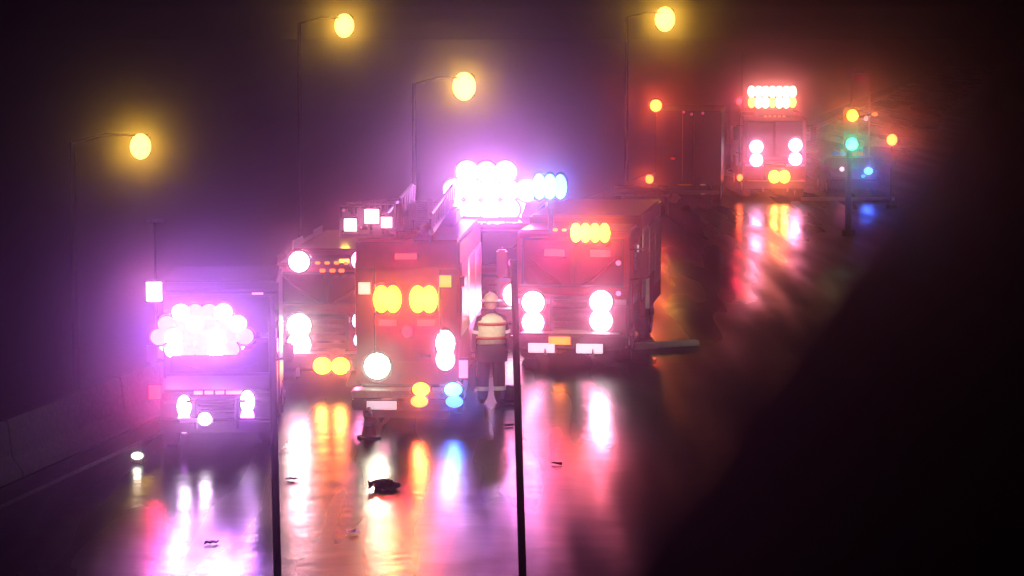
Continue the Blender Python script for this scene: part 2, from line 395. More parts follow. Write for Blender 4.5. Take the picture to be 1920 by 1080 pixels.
for px, py, c in ((1387, 333, 'orange'), (1503, 342, 'red'), (1386, 190, 'red')):
    x, z = on(Fv, px, py); lamp(Fv, 'marker_beacon', (x, -.1, z), (.16, .18), c, 40, es=15)
x, z = on(Fv, 1395, 150); ocyl('antenna', (x, 1.2, 3.0), (x, 1.2, 5.4), .012, STEEL(), Fv, r1=.006, n=6)
Fv.location.z = 0

# ------------------------------------------------------------------ ladder truck seen from the rear (C)
YC = ground_y(792); xC, _ = at(765, 792, YC)
T = thing('ladder_truck', (xC, YC, 0), -.06, 'red ladder truck with twin amber lamps on its rear and white basket on top', 'ladder truck')
W = 1.7; h = W/2; L = 4.8
b = bm_new(); box(b, (0, L/2 + .02, 1.80), (W, L, 2.36), bev=.05); obj('body', b, RED(), T)
rd = obox('rear_door', (0, -.002, 1.66), (.98, .05, 1.75), RED(), T, bev=.015)
for k in range(8): obox('door_panel', (0, -.034, .90 + k * .215), (.90, .02, .20), RED(), rd, bev=.008)
obox('door_handle', (.30, -.06, 1.1), (.18, .05, .05), CHROME(), rd, bev=.01)
for s in (-1, 1):
    obox('compartment_door', (s * .67, -.002, 1.72), (.30, .05, 1.6), DRED(), T, bev=.015)
    b = bm_new(); cyl(b, (s * .53, -.09, .95), (s * .53, -.09, 2.5), .02, n=10)
    for zz in (.97, 2.48): cyl(b, (s * .53, -.09, zz), (s * .53, .0, zz), .02, n=8)
    obj('grab_rail', b, CHROME(), T)
    wheel(T, s * (h - .17), 1.2, .5, .3); wheel(T, s * (h - .17), L - .8, .5, .3)
    for k in range(3): obox('side_compartment', (s * (h + .012), .85 + k * 1.5, 2.0), (.03, 1.4, 1.2), ALU(), T, bev=.01)
st = obox('rear_step', (0, -.24, .52), (W + .05, .48, .12), ALU(), T, bev=.02)
obox('bumper', (0, -.44, .36), (W + .02, .14, .2), CHROME(), T, bev=.03)
obox('underride_panel', (0, -.3, .22), (W - .3, .05, .2), BLACK(), T, bev=.01)
obox('chassis', (0, L/2, .5), (W - .7, L - .3, .3), BLACK(), T)
def tl(px, py, sz, c, p, es=40, nm='warning_lamp', rd_=False, y=-.09):
    x, z = on(T, px, py); return lamp(T, nm, (x, y, z), sz, c, p, es=es, round_=rd_, housing=BLACK() if not rd_ else CHROME())
for px in (716, 738): tl(px, 560, (.20, .32), 'amber', 95, 20, rd_=True)
for px in (784, 806): tl(px, 560, (.20, .32), 'amber', 95, 20, rd_=True)
tl(836, 526, (.13, .13), 'amber', 22, 7); tl(684, 540, (.13, .13), 'warm', 16, 6)
tl(836, 642, (.22, .30), 'white', 150, 50, 'reversing_lamp', True); tl(836, 672, (.22, .26), 'pink', 120, 50, 'reversing_lamp', True)
tl(708, 686, (.30, .30), 'mint', 190, 50, 'reversing_lamp', True)
tl(795, 722, (.20, .16), 'amber', 70, 20, 'tail_lamp', True, y=-.53); tl(792, 744, (.20, .14), 'orange', 70, 20, 'tail_lamp', True, y=-.53)
tl(855, 722, (.20, .16), 'cyan', 90, 20, 'tail_lamp', True, y=-.53); tl(857, 744, (.20, .14), 'blue', 110, 20, 'tail_lamp', True, y=-.53)
tl(722, 752, (.33, .09), 'white', 6, 4, 'step_lamp', y=-.53)
tl(765, 620, (.14, .14), 'red', 30, 6, 'tail_lamp', True); tl(870, 690, (.10, .2), 'pink', 14, 6, 'side_marker', y=-.09)
for (V_, hh_, zz_, yy_, pw_, d_) in ((T, .85, 2.3, .15, 2600, (.30, 1, -.42)), (D, 1.12, 2.2, .6, 1200, (.5, 1, -.45))):  # fill lamps added to brighten the firefighter, delineator and kerb
    sl = obox('added_fill_light', (hh_ + .04, yy_, zz_), (.06, .26, .16), BLACK(), V_, bev=.012)
    obox('lens', (hh_ + .075, yy_, zz_), (.02, .22, .12), lens_mat('flood', 4), sl)
    l_ = area(V_, (hh_ + .12, yy_, zz_), (.2, .12), 'mint', pw_, d_); l_.data.spread = math.radians(80)
for px in (728, 800): tl(px, 604, (.20, .07), 'red', 70, 12, 'added_red_lamp')  # red lamps added to redden the rear face, not real fittings
tl(762, 480, (.24, .06), 'red', 70, 12, 'added_red_lamp')  # one more added lamp for the red glow
# aerial ladder along the roof
al = obox('ladder_turntable', (0, 3.6, 3.12), (1.1, 1.2, .28), STEEL(), T, bev=.04)
lad = bm_new()
for s in (-1, 1):
    cyl(lad, (s * .36 + .05, -.25, 3.12), (s * .36, 4.6, 3.30), .045, n=10); cyl(lad, (s * .36 + .05, -.25, 3.42), (s * .36, 4.6, 3.60), .03, n=8)
    for k in range(11):
        y = -.2 + k * .45; cyl(lad, (s * .36 + .05, y, 3.12 + y * .037), (s * .36 + .05, y + .22, 3.44 + y * .037), .018, n=6)
ld = obj('aerial_ladder', lad, ALU(), T)
for k in range(14): ocyl('rung', (-.33, -.15 + k * .35, 3.14 + k * .013), (.40, -.15 + k * .35, 3.14 + k * .013), .022, ALU(), ld, n=8)
# platform basket at the ladder tip: left part of the roof
xb0, _ = on(T, 640, 400); xb1, _ = on(T, 742, 400)
bk = obox('basket', ((xb0 + xb1)/2, .25, 3.06), (xb1 - xb0, .9, .06), ALU(), T, bev=.01)
for xx in (xb0, xb0 + .22, xb0 + .46, xb0 + .66, xb1):
    for yy in (-.18, .68): ocyl('basket_post', (xx, yy, 3.05), (xx, yy, 3.55 + .08 * (xx - xb0)), .02, WHITE(), bk, n=8)
for yy in (-.19, .69):
    for zz in (3.32, 3.52): ocyl('basket_rail', (xb0, yy, zz), (xb1, yy, zz + .07), .022, WHITE(), bk, n=8)
for xx, ww, zz in ((xb0 + .10, .15, 3.30), (xb0 + .36, .18, 3.36), (xb0 + .60, .15, 3.22), (xb1 - .05, .10, 3.28)):
    obox('basket_panel', (xx, -.21, zz), (ww, .02, .30), WHITE(), bk, bev=.006)
for px, py, ww, hh in ((775, 396, .14, .26), (808, 390, .09, .34)):
    x, z = on(T, px, py); obox('roof_panel', (x, -.1, z), (ww, .05, hh), WHITE(), T, bev=.01)
    ocyl('panel_stay', (x, -.06, 2.95), (x, -.06, z), .02, STEEL(), T, n=8)
x, z = on(T, 742, 400); ocyl('hydraulic_post', (x + .02, .2, 2.9), (x + .02, .2, 3.55), .08, DRED(), T)
b = bm_new(); x0_, z0_ = on(T, 760, 440); x1_, z1_ = on(T, 800, 420); cyl(b, (x0_, -.1, 3.0), (x1_, -.1, 3.22), .035); ball(b, (x1_, -.1, 3.16), .12)
obj('hose_reel', b, RED(), T)
for px, py, sz, p in ((660, 420, .14, 40), (700, 404, .16, 50), (728, 415, .12, 30)):
    tl(px, py, (sz, sz), 'white', p, 12, 'basket_lamp', y=-.26)

# ------------------------------------------------------------------ ambulance (A)
YA = ground_y(846); xA, _ = at(402, 846, YA)
A = thing('ambulance', (xA + .05, YA, 0), .06, 'ambulance facing the camera at far left with blinding violet-white lightbar', 'ambulance')
W = 1.72; h = W/2
VP = mat('dark_blue_paint', (.035, .03, .07), .4, coat=.2, var=.06)
b = bm_new(); prism(b, [(0, .38), (-.02, .78), (.10, .92), (.85, 1.06), (1.28, 1.62), (1.5, 1.70), (2.3, 1.70), (2.3, .38)], -h, h, bev=.05)
obj('cab', b, VP, A)
b = bm_new(); prism(b, [(2.1, .5), (2.1, 1.72), (1.75, 1.95), (1.75, 2.28), (1.95, 2.42), (4.7, 2.42), (4.7, .5)], -h - .06, h + .04, bev=.04)
obj('box_body', b, VP, A)
rx = -math.atan((1.26 - .90) / (1.58 - 1.12))
ws = obox('windscreen', (0, 1.05, 1.33), (W - .2, .04, .62), GLASS(), A, rx=rx, bev=.012)
for s in (-1, 1):
    b = bm_new(); cyl(b, (s * .1, .86, 1.10), (s * .6, .95, 1.22), .012, n=6); obj('wiper', b, BLACK(), A)
    mr = ocyl('mirror', (s * h, 1.15, 1.25), (s * (h + .2), 1.08, 1.3), .02, BLACK(), A)
    obox('mirror_head', (s * (h + .20), 1.08, 1.38), (.17, .1, .3), BLACK(), mr, bev=.03)
    wheel(A, s * (h - .13), .72, .36, .24); wheel(A, s * (h - .08), 3.9, .36, .24)
    obox('cab_door', (s * (h + .006), 1.62, 1.0), (.02, .8, 1.0), VP, A, bev=.008)
    obox('side_window', (s * (h + .014), 1.68, 1.38), (.02, .6, .34), GLASS(), A, bev=.008)
gr = obox('grille', (0, -.03, .68), (.62, .05, .24), BLACK(), A, bev=.01)
for k in range(4): obox('slat', (0, -.06, .60 + k * .055), (.56, .02, .02), CHROME(), gr)
obox('bumper', (0, -.12, .42), (W + .02, .22, .2), BLACK(), A, bev=.04)
b = bm_new()
for s in (-1, 1): cyl(b, (s * .3, -.27, .38), (s * .3, -.27, .84), .03)
for zz in (.52, .80): cyl(b, (-.45, -.27, zz), (.45, -.27, zz), .025)
obj('push_bar', b, BLACK(), A)
b = bm_new(); box(b, (-.30, -.31, .52), (.5, .03, .07), rz=.0); obj('bumper_plate', b, WHITE(), A)
def la(px, py, sz, c, p, es=40, nm='warning_lamp', r=False, y=-.08, dy=0, up=.09):
    x, z = on(A, px, py, dy); return lamp(A, nm, (x, y, z), sz, c, p, es=es, round_=r, housing=BLACK(), up=up)
lbf = obox('lightbar_frame', (0, 1.16, 1.98), (1.6, .10, .58), BLACK(), A, bev=.02)
ocyl('lightbar_stay', (-.6, 1.25, 1.6), (-.6, 1.25, 1.8), .04, BLACK(), lbf); ocyl('lightbar_stay', (.6, 1.25, 1.6), (.6, 1.25, 1.8), .04, BLACK(), lbf)
for j, (py, n_) in enumerate(((586, 4), (608, 6), (632, 7), (656, 5), (676, 3))):
    for k in range(n_):
        px = 386 + (k - (n_ - 1)/2) * 26.5
        la(px, py, (.20, .185), 'violet' if (j + k) % 3 else 'flood', 175, 18, 'lightbar_lamp', r=True, y=1.06, dy=1.0)
def glare_disc(root, c, w_, h_, es):  # glowing disc added between the lamps, standing in for their merged glare
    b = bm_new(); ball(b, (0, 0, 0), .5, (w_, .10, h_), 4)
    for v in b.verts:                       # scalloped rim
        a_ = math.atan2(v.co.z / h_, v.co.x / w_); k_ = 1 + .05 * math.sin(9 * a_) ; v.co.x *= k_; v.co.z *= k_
    b.transform(Matrix.Translation(c)); return obj('glare_disc', b, lens_mat('flood', es), root, smooth=True)
x, z = on(A, 386, 628, 1.0); glare_disc(lbf, (x, 1.10 - 1.16 + 1.16, z), 1.42, .86, 16)
x, z = on(E, 906, 392, .8); glare_disc(E, (x, .74, z), 1.60, 1.50, 16)
la(302, 546, (.16, .2), 'white', 150, 50, y=1.70, dy=1.7); la(495, 566, (.12, .2), 'pink', 25, 8, y=1.70, dy=1.7)
for px, py, c in ((346, 760, 'flood'), (346, 790, 'violet'), (464, 752, 'flood'), (464, 782, 'violet')): la(px, py, (.15, .24), c, 50, 50, 'headlight', True)
la(386, 780, (.14, .14), 'flood', 60, 50, 'grille_lamp', True, y=-.32)
for px in (372, 392, 412, 432, 446): la(px, 736, (.09, .035), 'pink', 3, 8, 'hood_marker', y=.0)
la(292, 733, (.12, .14), 'red', 160, 12, 'side_marker')

# ------------------------------------------------------------------ dark box truck in the distance (G)
YG = ground_y(390); xG, _ = at(1290, 390, YG)
G = thing('box_truck', (xG, YG, 0), -.1, 'dark box truck in the distance with one red beacon at its top left corner', 'truck')
b = bm_new(); box(b, (0, 3.5, 2.1), (2.3, 7, 2.6), bev=.04); obj('box_body', b, DARK(), G)
for s in (-1, 1):
    obox('rear_door', (s * .55, -.02, 2.1), (1.06, .04, 2.4), DARK(), G, bev=.012)
    b = bm_new(); cyl(b, (s * .2, -.06, .95), (s * .2, -.06, 3.3), .018, n=8); obj('door_bar', b, STEEL(), G)
    wheel(G, s * .95, 1.4, .48, .3); wheel(G, s * .95, 5.6, .48, .3)
obox('bumper', (0, -.05, .55), (2.2, .1, .14), STEEL(), G, bev=.02); obox('chassis', (0, 3.5, .7), (1.2, 6.4, .24), BLACK(), G)
def lg(px, py, sz, c, p, es=20, nm='marker_lamp'):
    x, z = on(G, px, py); return lamp(G, nm, (x, -.10, z), sz, c, p, es=es, round_=True, housing=BLACK())
lg(1230, 198, (.30, .30), 'orange', 420, 30, 'beacon'); x, z = on(G, 1230, 198); ocyl('beacon_stay', (x, .0, 3.2), (x, .0, z), .03, STEEL(), G)
lg(1218, 336, (.20, .22), 'orange', 120, 20, 'tail_lamp')
for px, py in ((1282, 210), (1297, 214), (1318, 212)): lg(px, py, (.07, .08), 'pink', 0, 1.2)
lg(1262, 297, (.12, .05), 'red', 0, 3); lg(1285, 346, (.4, .05), 'amber', 0, .35); lg(1318, 346, (.16, .05), 'warm', 0, .6); lg(1318, 363, (.14, .04), 'warm', 0, .4)
# guard rail end between the box truck and the fire engine
gx, gz = at(1150, 350, 96); gr = thing('guard_rail', (gx, 95.0, 0), -.25, 'short pale guard rail beyond the right fire engine, under the orange lamp', 'guard rail')
b = bm_new(); prof2 = [(0, .62), (-.06, .66), (-.06, .72), (0, .76), (0, .80), (-.06, .84), (-.06, .90), (0, .94), (.02, .94), (.02, .62)]
prism(b, prof2, 0, 1.9); obj('rail', b, mat('pale_rail', (.62, .6, .6), .35, .2), gr)
for xx in (.2, 1.0, 1.8): obox('post', (xx, .08, .45), (.1, .1, .9), STEEL(), gr, bev=.01)

# ------------------------------------------------------------------ police car at the right edge (H)
YH = ground_y(370); xH, _ = at(1603, 370, YH)
H = thing('police_car', (xH, YH, 0), 0, 'dark police car at the right edge with one blue and one white front lamp', 'police car')
b = bm_new(); prism(b, [(0, .28), (-.02, .62), (.1, .74), (1.25, .92), (1.95, 1.38), (3.3, 1.42), (4.1, 1.0), (4.9, .92), (4.95, .30)], -.92, .92, bev=.07); obj('body', b, DARK(), H)
rx = -math.atan(.62 / .40); obox('windscreen', (0, 1.60, 1.17), (1.45, .03, .72), GLASS(), H, rx=rx, bev=.01)
for s in (-1, 1):
    wheel(H, s * .83, .95, .33, .22); wheel(H, s * .83, 3.9, .33, .22); obox('mirror', (s * .99, 1.5, 1.0), (.16, .1, .12), BLACK(), H, bev=.02)
    obox('side_window', (s * .925, 2.6, 1.13), (.02, 1.3, .3), GLASS(), H, bev=.006)
obox('grille', (0, -.04, .52), (.8, .05, .2), BLACK(), H, bev=.01); obox('bumper', (0, -.05, .36), (1.7, .12, .14), BLACK(), H, bev=.03)
lightbar(H, 1.50, 2.4, 1.2, ['blue', 'blue', 'red', 'red'], es=.6)
x, z = on(H, 1628, 319); lamp(H, 'headlight', (x, -.08, z - .03), (.24, .2), 'blue', 260, es=25)
x, z = on(H, 1578, 317); lamp(H, 'headlight', (x, -.08, z), (.12, .12), 'white', 16, es=10)
x, z = on(H, 1618, 330); lamp(H, 'grille_lamp', (x, -.08, z), (.12, .08), 'cyan', 10, es=5)
# lit kerb in front of it
kb = obox('roadside_kerb', (at(1585, 364, 103)[0], 102.2, .06), (3.4, .22, .12), mat('pale_kerb', (.6, .6, .57), .6), None, bev=.02)
kb['kind'] = 'structure'

# traffic signal: dark pole, amber lamp over green
YS = ground_y(442); xS, _ = at(1590, 442, YS)
S = thing('traffic_signal', (xS, YS, 0), 0, 'traffic signal on a dark post showing an amber lamp above a green lamp', 'traffic signal')
ocyl('pole', (0, 0, 0), (0, 0, 3.1), .10, POST(), S, r1=.085, n=16); obox('base', (0, 0, .1), (.4, .4, .2), POST(), S, bev=.02)
z1 = at(1595, 216, YS)[1]; z2 = at(1598, 270, YS)[1]
obox('signal_head', (.05, .02, (z1 + z2)/2), (.42, .22, abs(z1 - z2) + .5), BLACK(), S, bev=.03)
ocyl('head_bracket', (0, .02, 2.4), (.04, .02, z2 - .3), .06, POST(), S)
for zz, c, p in ((z1, 'orange', 250), (z2, 'green', 150)):
    lamp(S, 'signal_lamp', (.08, -.12, zz), (.26, .26), c if c == 'green' else 'amber', p, es=25)
    b = bm_new()
    for k in range(9):
        a = PI * k / 8; a2 = PI * (k + 1) / 8
        if k < 8: 
            vs = [(.08 + math.cos(a)*.17, -.10, zz + math.sin(a)*.17), (.08 + math.cos(a2)*.17, -.10, zz + math.sin(a2)*.17), (.08 + math.cos(a2)*.17, -.32, zz + math.sin(a2)*.17), (.08 + math.cos(a)*.17, -.32, zz + math.sin(a)*.17)]
            b.faces.new([b.verts.new(v) for v in vs])
    o = obj('visor', b, BLACK(), S); sm = o.modifiers.new('solid', 'SOLIDIFY'); sm.thickness = .008
x1, z3 = at(1640, 214, YS); x0, _ = at(1600, 214, YS)
ocyl('arm', (.2, .05, z3 - .12), (x1 - xS, .05, z3 + .02), .03, POST(), S, n=8)
lamp(S, 'arm_lamp', (at(1640, 214, YS)[0] - xS, -.02, z3), (.14, .09), 'orange', 25, es=6); lamp(S, 'arm_lamp', (at(1624, 222, YS)[0] - xS, -.02, at(1624, 222, YS)[1]), (.09, .12), 'white', 5, es=3)

# red beacon on a post at the right edge
YR = 98; xr, zr = at(1672, 262, YR)
R_ = thing('warning_beacon', (xr, YR, 0), 0, 'red warning beacon on a thin post at the right edge', 'beacon')
ocyl('post', (0, .05, 0), (0, .05, zr), .035, POST(), R_); obox('base', (0, .05, .06), (.4, .4, .12), BLACK(), R_, bev=.02)
lamp(R_, 'beacon_lamp', (0, -.05, zr), (.26, .28), 'orange', 260, es=25, housing=BLACK())
# small portal frame high behind the signal
xg, zg = at(1597, 185, 118); xg2, zg2 = at(1631, 128, 118)
PF = thing('sign_frame', ((xg + xg2)/2, 118, 0), 0, 'slender pale steel portal frame rising above the signal at the upper right', 'sign frame')
hw = (xg2 - xg)/2
for s in (-1, 1): ocyl('frame_post', (s * hw, 0, 0), (s * hw, 0, zg2), .045, mat('pale_steel', (.55, .53, .55), .4, .3), PF, n=10)
for zz in (zg2 - .03, zg2 - .22): ocyl('crossbar', (-hw, 0, zz), (hw, 0, zz), .035, MATS['pale_steel'], PF, n=8)
lamp(PF, 'frame_lamp', (0, -.1, zg2 - .45), (.08, .05), 'red', 8, es=1.5)

# ------------------------------------------------------------------ street lamps on the lower ground
def street_lamp(px, py, Y, power, label, sz=.5):
    x, z = at(px, py, Y)
    r = thing('street_lamp', (x, Y + .1, -5), 0, label, 'street lamp', 'yellow street lamps in the background')
    hgt = z + 5
    ocyl('pole', (-1.6, 0, 0), (-1.6, 0, hgt + .1), .11, POST(), r, r1=.06, n=12)
    obox('base', (-1.6, 0, .15), (.5, .5, .3), CONC(), r, bev=.03)
    b = bm_new(); cyl(b, (-1.6, 0, hgt + .08), (-.8, 0, hgt + .28), .035, n=8); cyl(b, (-.8, 0, hgt + .28), (-.1, 0, hgt + .27), .035, n=8)
    obj('arm', b, POST(), r)
    hd = obox('lamp_head', (0, .12, hgt + .02), (sz * .9, .2, sz * 1.05), POST(), r, bev=.06)
    b = bm_new(); ball(b, (0, 0, 0), .5, (sz, .16, sz * 1.22), 3); b.transform(Matrix.Translation((0, .02, hgt)))
    obj('lens', b, lens_mat('sodium', 9), hd, smooth=True)
    l = area(r, (0, -.10, hgt), (sz * .6, sz * .7), 'sodium', power, (-x * .9, -Y, 2.5)); l.data.spread = math.radians(22)
street_lamp(262, 275, 66, 500, 'yellow street lamp at the far left above the ambulance', .5)
street_lamp(645, 48, 100, 700, 'yellow street lamp at the top, second from the left', .7)
street_lamp(870, 162, 90, 900, 'yellow street lamp directly above the white floodlight tower', .75)
street_lamp(1247, 36, 118, 900, 'yellow street lamp at the top, rightmost of the four', .85)

# small pale overhead sign panel far left
xq, zq = at(290, 414, 72)
Q = thing('road_sign', (xq, 72, -5), 0, 'small grey horizontal sign board on a thin post at the far left', 'sign')
ocyl('post', (0, .03, 0), (0, .03, zq + 5), .03, POST(), Q); obox('sign_board', (0, 0, zq + 5), (.52, .02, .10), mat('grey_sign', (.5, .5, .52), .5), Q, bev=.004)

# ------------------------------------------------------------------ foreground posts (their feet are below the frame)
def post(px0, py0, px1, label, Y=31.5, r=.046, cat='post'):
    xt, zt_ = at(px0, py0, Y); xb, _ = at(px1, 1100, Y)
    t = thing('steel_post', (xb, Y, 0), 0, label, cat, 'slim dark posts in the foreground')
    lean = (xt - xb) / zt_
    ocyl('shaft', (0, 0, 0), (xt - xb, 0, zt_), r, POST(), t, r1=r * .86, n=18)
    ocyl('cap', (xt - xb, 0, zt_), (xt - xb, 0, zt_ + .03), r * .98, BLACK(), t, n=18)
    b = bm_new(); box(b, (0, 0, .02), (.26, .26, .04), bev=.008)
    for sx in (-1, 1):
        for sy in (-1, 1): cyl(b, (sx*.09, sy*.09, .04), (sx*.09, sy*.09, .07), .014, n=6)
    obj('base_plate', b, STEEL(), t)
    return t
post(508, 560, 521, 'slim dark post in the foreground in front of the ambulance side of the group')
post(963, 492, 981, 'slim dark post in the foreground left of the right fire engine')

# ------------------------------------------------------------------ things on the road
def cone(px, py, label, hgt=.5, mt=None):
    Y = ground_y(py); x, _ = at(px, py, Y)
    c = thing('traffic_cone', (x, Y, 0), .3, label, 'traffic cone')
    obox('base', (0, 0, .02), (.32, .32, .04), BLACK(), c, bev=.01)
    ocyl('cone_body', (0, 0, .04), (0, 0, hgt), .12, mat('orange_plastic', (.65, .13, .03), .5), c, r1=.025, n=20)
    for z0, z1 in ((.20, .29), (.35, .42)):
        r0 = .12 - .095 * (z0 - .04)/(hgt - .04) + .004; r1 = .12 - .095 * (z1 - .04)/(hgt - .04) + .004
        ocyl('reflective_collar', (0, 0, z0), (0, 0, z1), r0, mat('reflective_white', (.85, .85, .85), .3), c, r1=r1, n=20)
cone(692, 822, 'traffic cone with white collars standing before the ladder truck')
# dark sand bag beside the foreground post
Y = ground_y(752); x, _ = at(952, 752, Y)
b = bm_new(); ball(b, (0, 0, 0), 1, (1, 1, 1), 3)
for v in b.verts:
    n_ = noise.noise(v.co * 1.7) * .16; v.co *= (1 + n_); v.co.x *= .23; v.co.y *= .16; v.co.z = max(v.co.z * .15, -.13) + .13
o = obj('sand_bag', b, mat('dark_cloth', (.03, .027, .03), .85, bump=.4, scale=30), None, smooth=True)
o.location = (x, Y, 0); tag(o, 'dark sand bag lying on the road beside the right foreground post', 'sand bag')
# crumpled dark debris with a pale flap
Y = ground_y(915); x, _ = at(722, 915, Y)
dbr = thing('debris', (x, Y, 0), .2, 'crumpled dark debris with a pale torn edge lying on the wet road', 'debris')
b = bm_new(); ball(b, (0, 0, 0), 1, (1, 1, 1), 3)
for v in b.verts:
    n_ = noise.noise(v.co * 2.1 + Vector((4, 1, 0))) * .5; v.co *= (1 + n_); v.co.x *= .17; v.co.y *= .28; v.co.z = max(v.co.z * .07, -.05) + .05
obj('scrap', b, MATS['dark_cloth'], dbr, smooth=True)
b = bm_new(); g = []
for i in range(6): g.append([b.verts.new((-.26 + i * .07, -.20 + j * .06, .03 + .05 * math.sin(i * 1.3 + j) + .03 * j)) for j in range(3)])
for i in range(5):
    for j in range(2): b.faces.new((g[i][j], g[i+1][j], g[i+1][j+1], g[i][j+1]))
o = obj('torn_flap', b, mat('pale_plastic', (.7, .68, .68), .4), dbr); o.modifiers.new('s', 'SOLIDIFY').thickness = .004
for k, (px, py, ll, lb) in enumerate(((395, 1020, .16, 'pale scrap of litter on the road, nearest the bottom left corner'), (662, 1000, .14, 'pale scrap of litter on the road below the dark debris'),
        (547, 901, .16, 'pale scrap of litter on the road just right of the left post'), (1044, 872, .10, 'small orange scrap on the road right of the right post'), (955, 800, .06, 'tiny dark stone on the road left of the right post'))):
    Y = ground_y(py); x, _ = at(px, py, Y); b = bm_new(); g = []
    for i in range(5): g.append([b.verts.new((-ll/2 + i * ll/4 + .01 * j, -.08 + j * .08, .012 + .03 * abs(math.sin(i * 1.7 + j * 2 + k)))) for j in range(3)])
    for i in range(4):
        for j in range(2): b.faces.new((g[i][j], g[i+1][j], g[i+1][j+1], g[i][j+1]))
    m_ = MATS['pale_plastic'] if k < 3 else (MATS['orange_plastic'] if k == 3 else BLACK())
    o = obj('litter' if k < 4 else 'stone', b, m_); o.modifiers.new('s', 'SOLIDIFY').thickness = .006
    o.location = (x, Y, 0); o.rotation_euler = (0, 0, .5 * k); tag(o, lb, 'litter' if k < 4 else 'stone')
# warning flare on the ground far left
Y = ground_y(868); x, _ = at(258, 868, Y)
fl = thing('warning_flare', (x, Y, 0), 0, 'small pale green light on the road at the left edge beside the ambulance', 'warning light')
ocyl('puck', (0, 0, 0), (0, 0, .05), .09, BLACK(), fl); obox('stand', (0, .03, .08), (.14, .04, .1), BLACK(), fl, bev=.01)
lamp(fl, 'flare_lamp', (0, -.02, .11), (.13, .08), 'mint', 7, es=10, housing=BLACK())
# low concrete kerb right of the right engine
o = obox('concrete_kerb', (0, 0, .06), (1.7, .22, .12), MATS['pale_kerb'], None, bev=.02); x, _ = at(1238, 652, ground_y(652)); o.location = (x, ground_y(652), 0)
o.rotation_euler = (0, 0, .45); o['kind'] = 'structure'
Y = ground_y(648); x, _ = at(1212, 648, Y)
dl = thing('delineator_post', (x, Y, 0), 0, 'delineator with a tall white reflective face right of the right fire engine', 'delineator')
ocyl('post', (0, .03, .0), (0, .03, 1.42), .04, POST(), dl); obox('reflective_face', (0, -.02, 1.06), (.11, .02, .62), MATS['reflective_white'], dl, bev=.004); obox('base', (0, .03, .05), (.35, .35, .10), BLACK(), dl, bev=.02)

# ------------------------------------------------------------------ firefighter, back to the camera
YP = ground_y(757); xP, _ = at(921, 757, YP)
def skin_body(name, verts, edges, radii, m, parent, root=0, sub=2):
    me = bpy.data.meshes.new(name); me.from_pydata(verts, edges, []); me.materials.append(m)
    o = bpy.data.objects.new(name, me); COL.objects.link(o); o.parent = parent
    sk = o.modifiers.new('skin', 'SKIN'); sk.use_smooth_shade = True
    for i, r in enumerate(radii):
        sv = me.skin_vertices[0].data[i]; sv.radius = r if isinstance(r, tuple) else (r, r); sv.use_root = (i == root)
    s = o.modifiers.new('sub', 'SUBSURF'); s.levels = sub; s.render_levels = sub
    return o
P = thing('person', (xP, YP, 0), .22, 'firefighter in helmet, pale jacket and dark trousers, back to the camera', 'person')
SKIN = mat('skin', (.45, .28, .2), .55); TURN = mat('dark_turnout_cloth', (.045, .03, .06), .8, bump=.4, scale=25); VEST = mat('pale_reflective_cloth', (.78, .8, .55), .4, bump=.2, scale=20)
V = [(0, 0, .98), (0, 0, 1.12), (0, 0, 1.30), (0, .01, 1.46), (0, .02, 1.56), (0, .03, 1.66), (0, .03, 1.78),
     (-.11, 0, .93), (-.14, .02, .52), (-.15, 0, .10), (-.16, .12, .05), (.11, 0, .93), (.14, .02, .52), (.15, 0, .10), (.16, .12, .05),
     (-.20, 0, 1.45), (-.27, .01, 1.20), (-.29, .07, .98), (-.29, .12, .90), (.20, 0, 1.45), (.27, .01, 1.20), (.29, .07, .98), (.29, .12, .90)]
Ed = [(0, 1), (1, 2), (2, 3), (3, 4), (4, 5), (5, 6), (0, 7), (7, 8), (8, 9), (9, 10), (0, 11), (11, 12), (12, 13), (13, 14), (3, 15), (15, 16), (16, 17), (17, 18), (3, 19), (19, 20), (20, 21), (21, 22)]
Rr = [(.20, .15), (.19, .14), (.20, .14), (.15, .12), .065, .085, .095, .135, .118, .10, .06, .135, .118, .10, .06, .085, .065, .05, .04, .085, .065, .05, .04]
skin_body('body', V, Ed, Rr, TURN, P)
# head with face and ears (faces away), hands with fingers
b = bm_new(); ball(b, (0, .03, 1.71), .105, (.92, 1.02, 1.18), 3); hd = obj('head', b, SKIN, P, smooth=True)
hd.data.update()
b = bm_new()
for s in (-1, 1): ball(b, (s * .098, .03, 1.69), .03, (.45, .8, 1.1), 2)
ball(b, (0, .138, 1.69), .02, (.8, 1, 1.4), 2)
obj('ears_and_nose', b, SKIN, hd, smooth=True)
for s in (-1, 1):
    hv = [(s*.36, .12, .90), (s*.365, .14, .83), (s*.34, .17, .80), (s*.345, .175, .74), (s*.36, .175, .79), (s*.362, .18, .73), (s*.378, .175, .79), (s*.38, .18, .74), (s*.392, .17, .81), (s*.394, .175, .76), (s*.33, .14, .86), (s*.31, .17, .82)]
    he = [(0, 1), (1, 2), (2, 3), (1, 4), (4, 5), (1, 6), (6, 7), (1, 8), (8, 9), (0, 10), (10, 11)]
    skin_body('hand', [(a_ - s*.07, b_, c_) for a_, b_, c_ in hv], he, [.034, (.032, .02), .011, .009, .011, .009, .011, .009, .010, .008, .013, .010], BLACK(), P, sub=1)
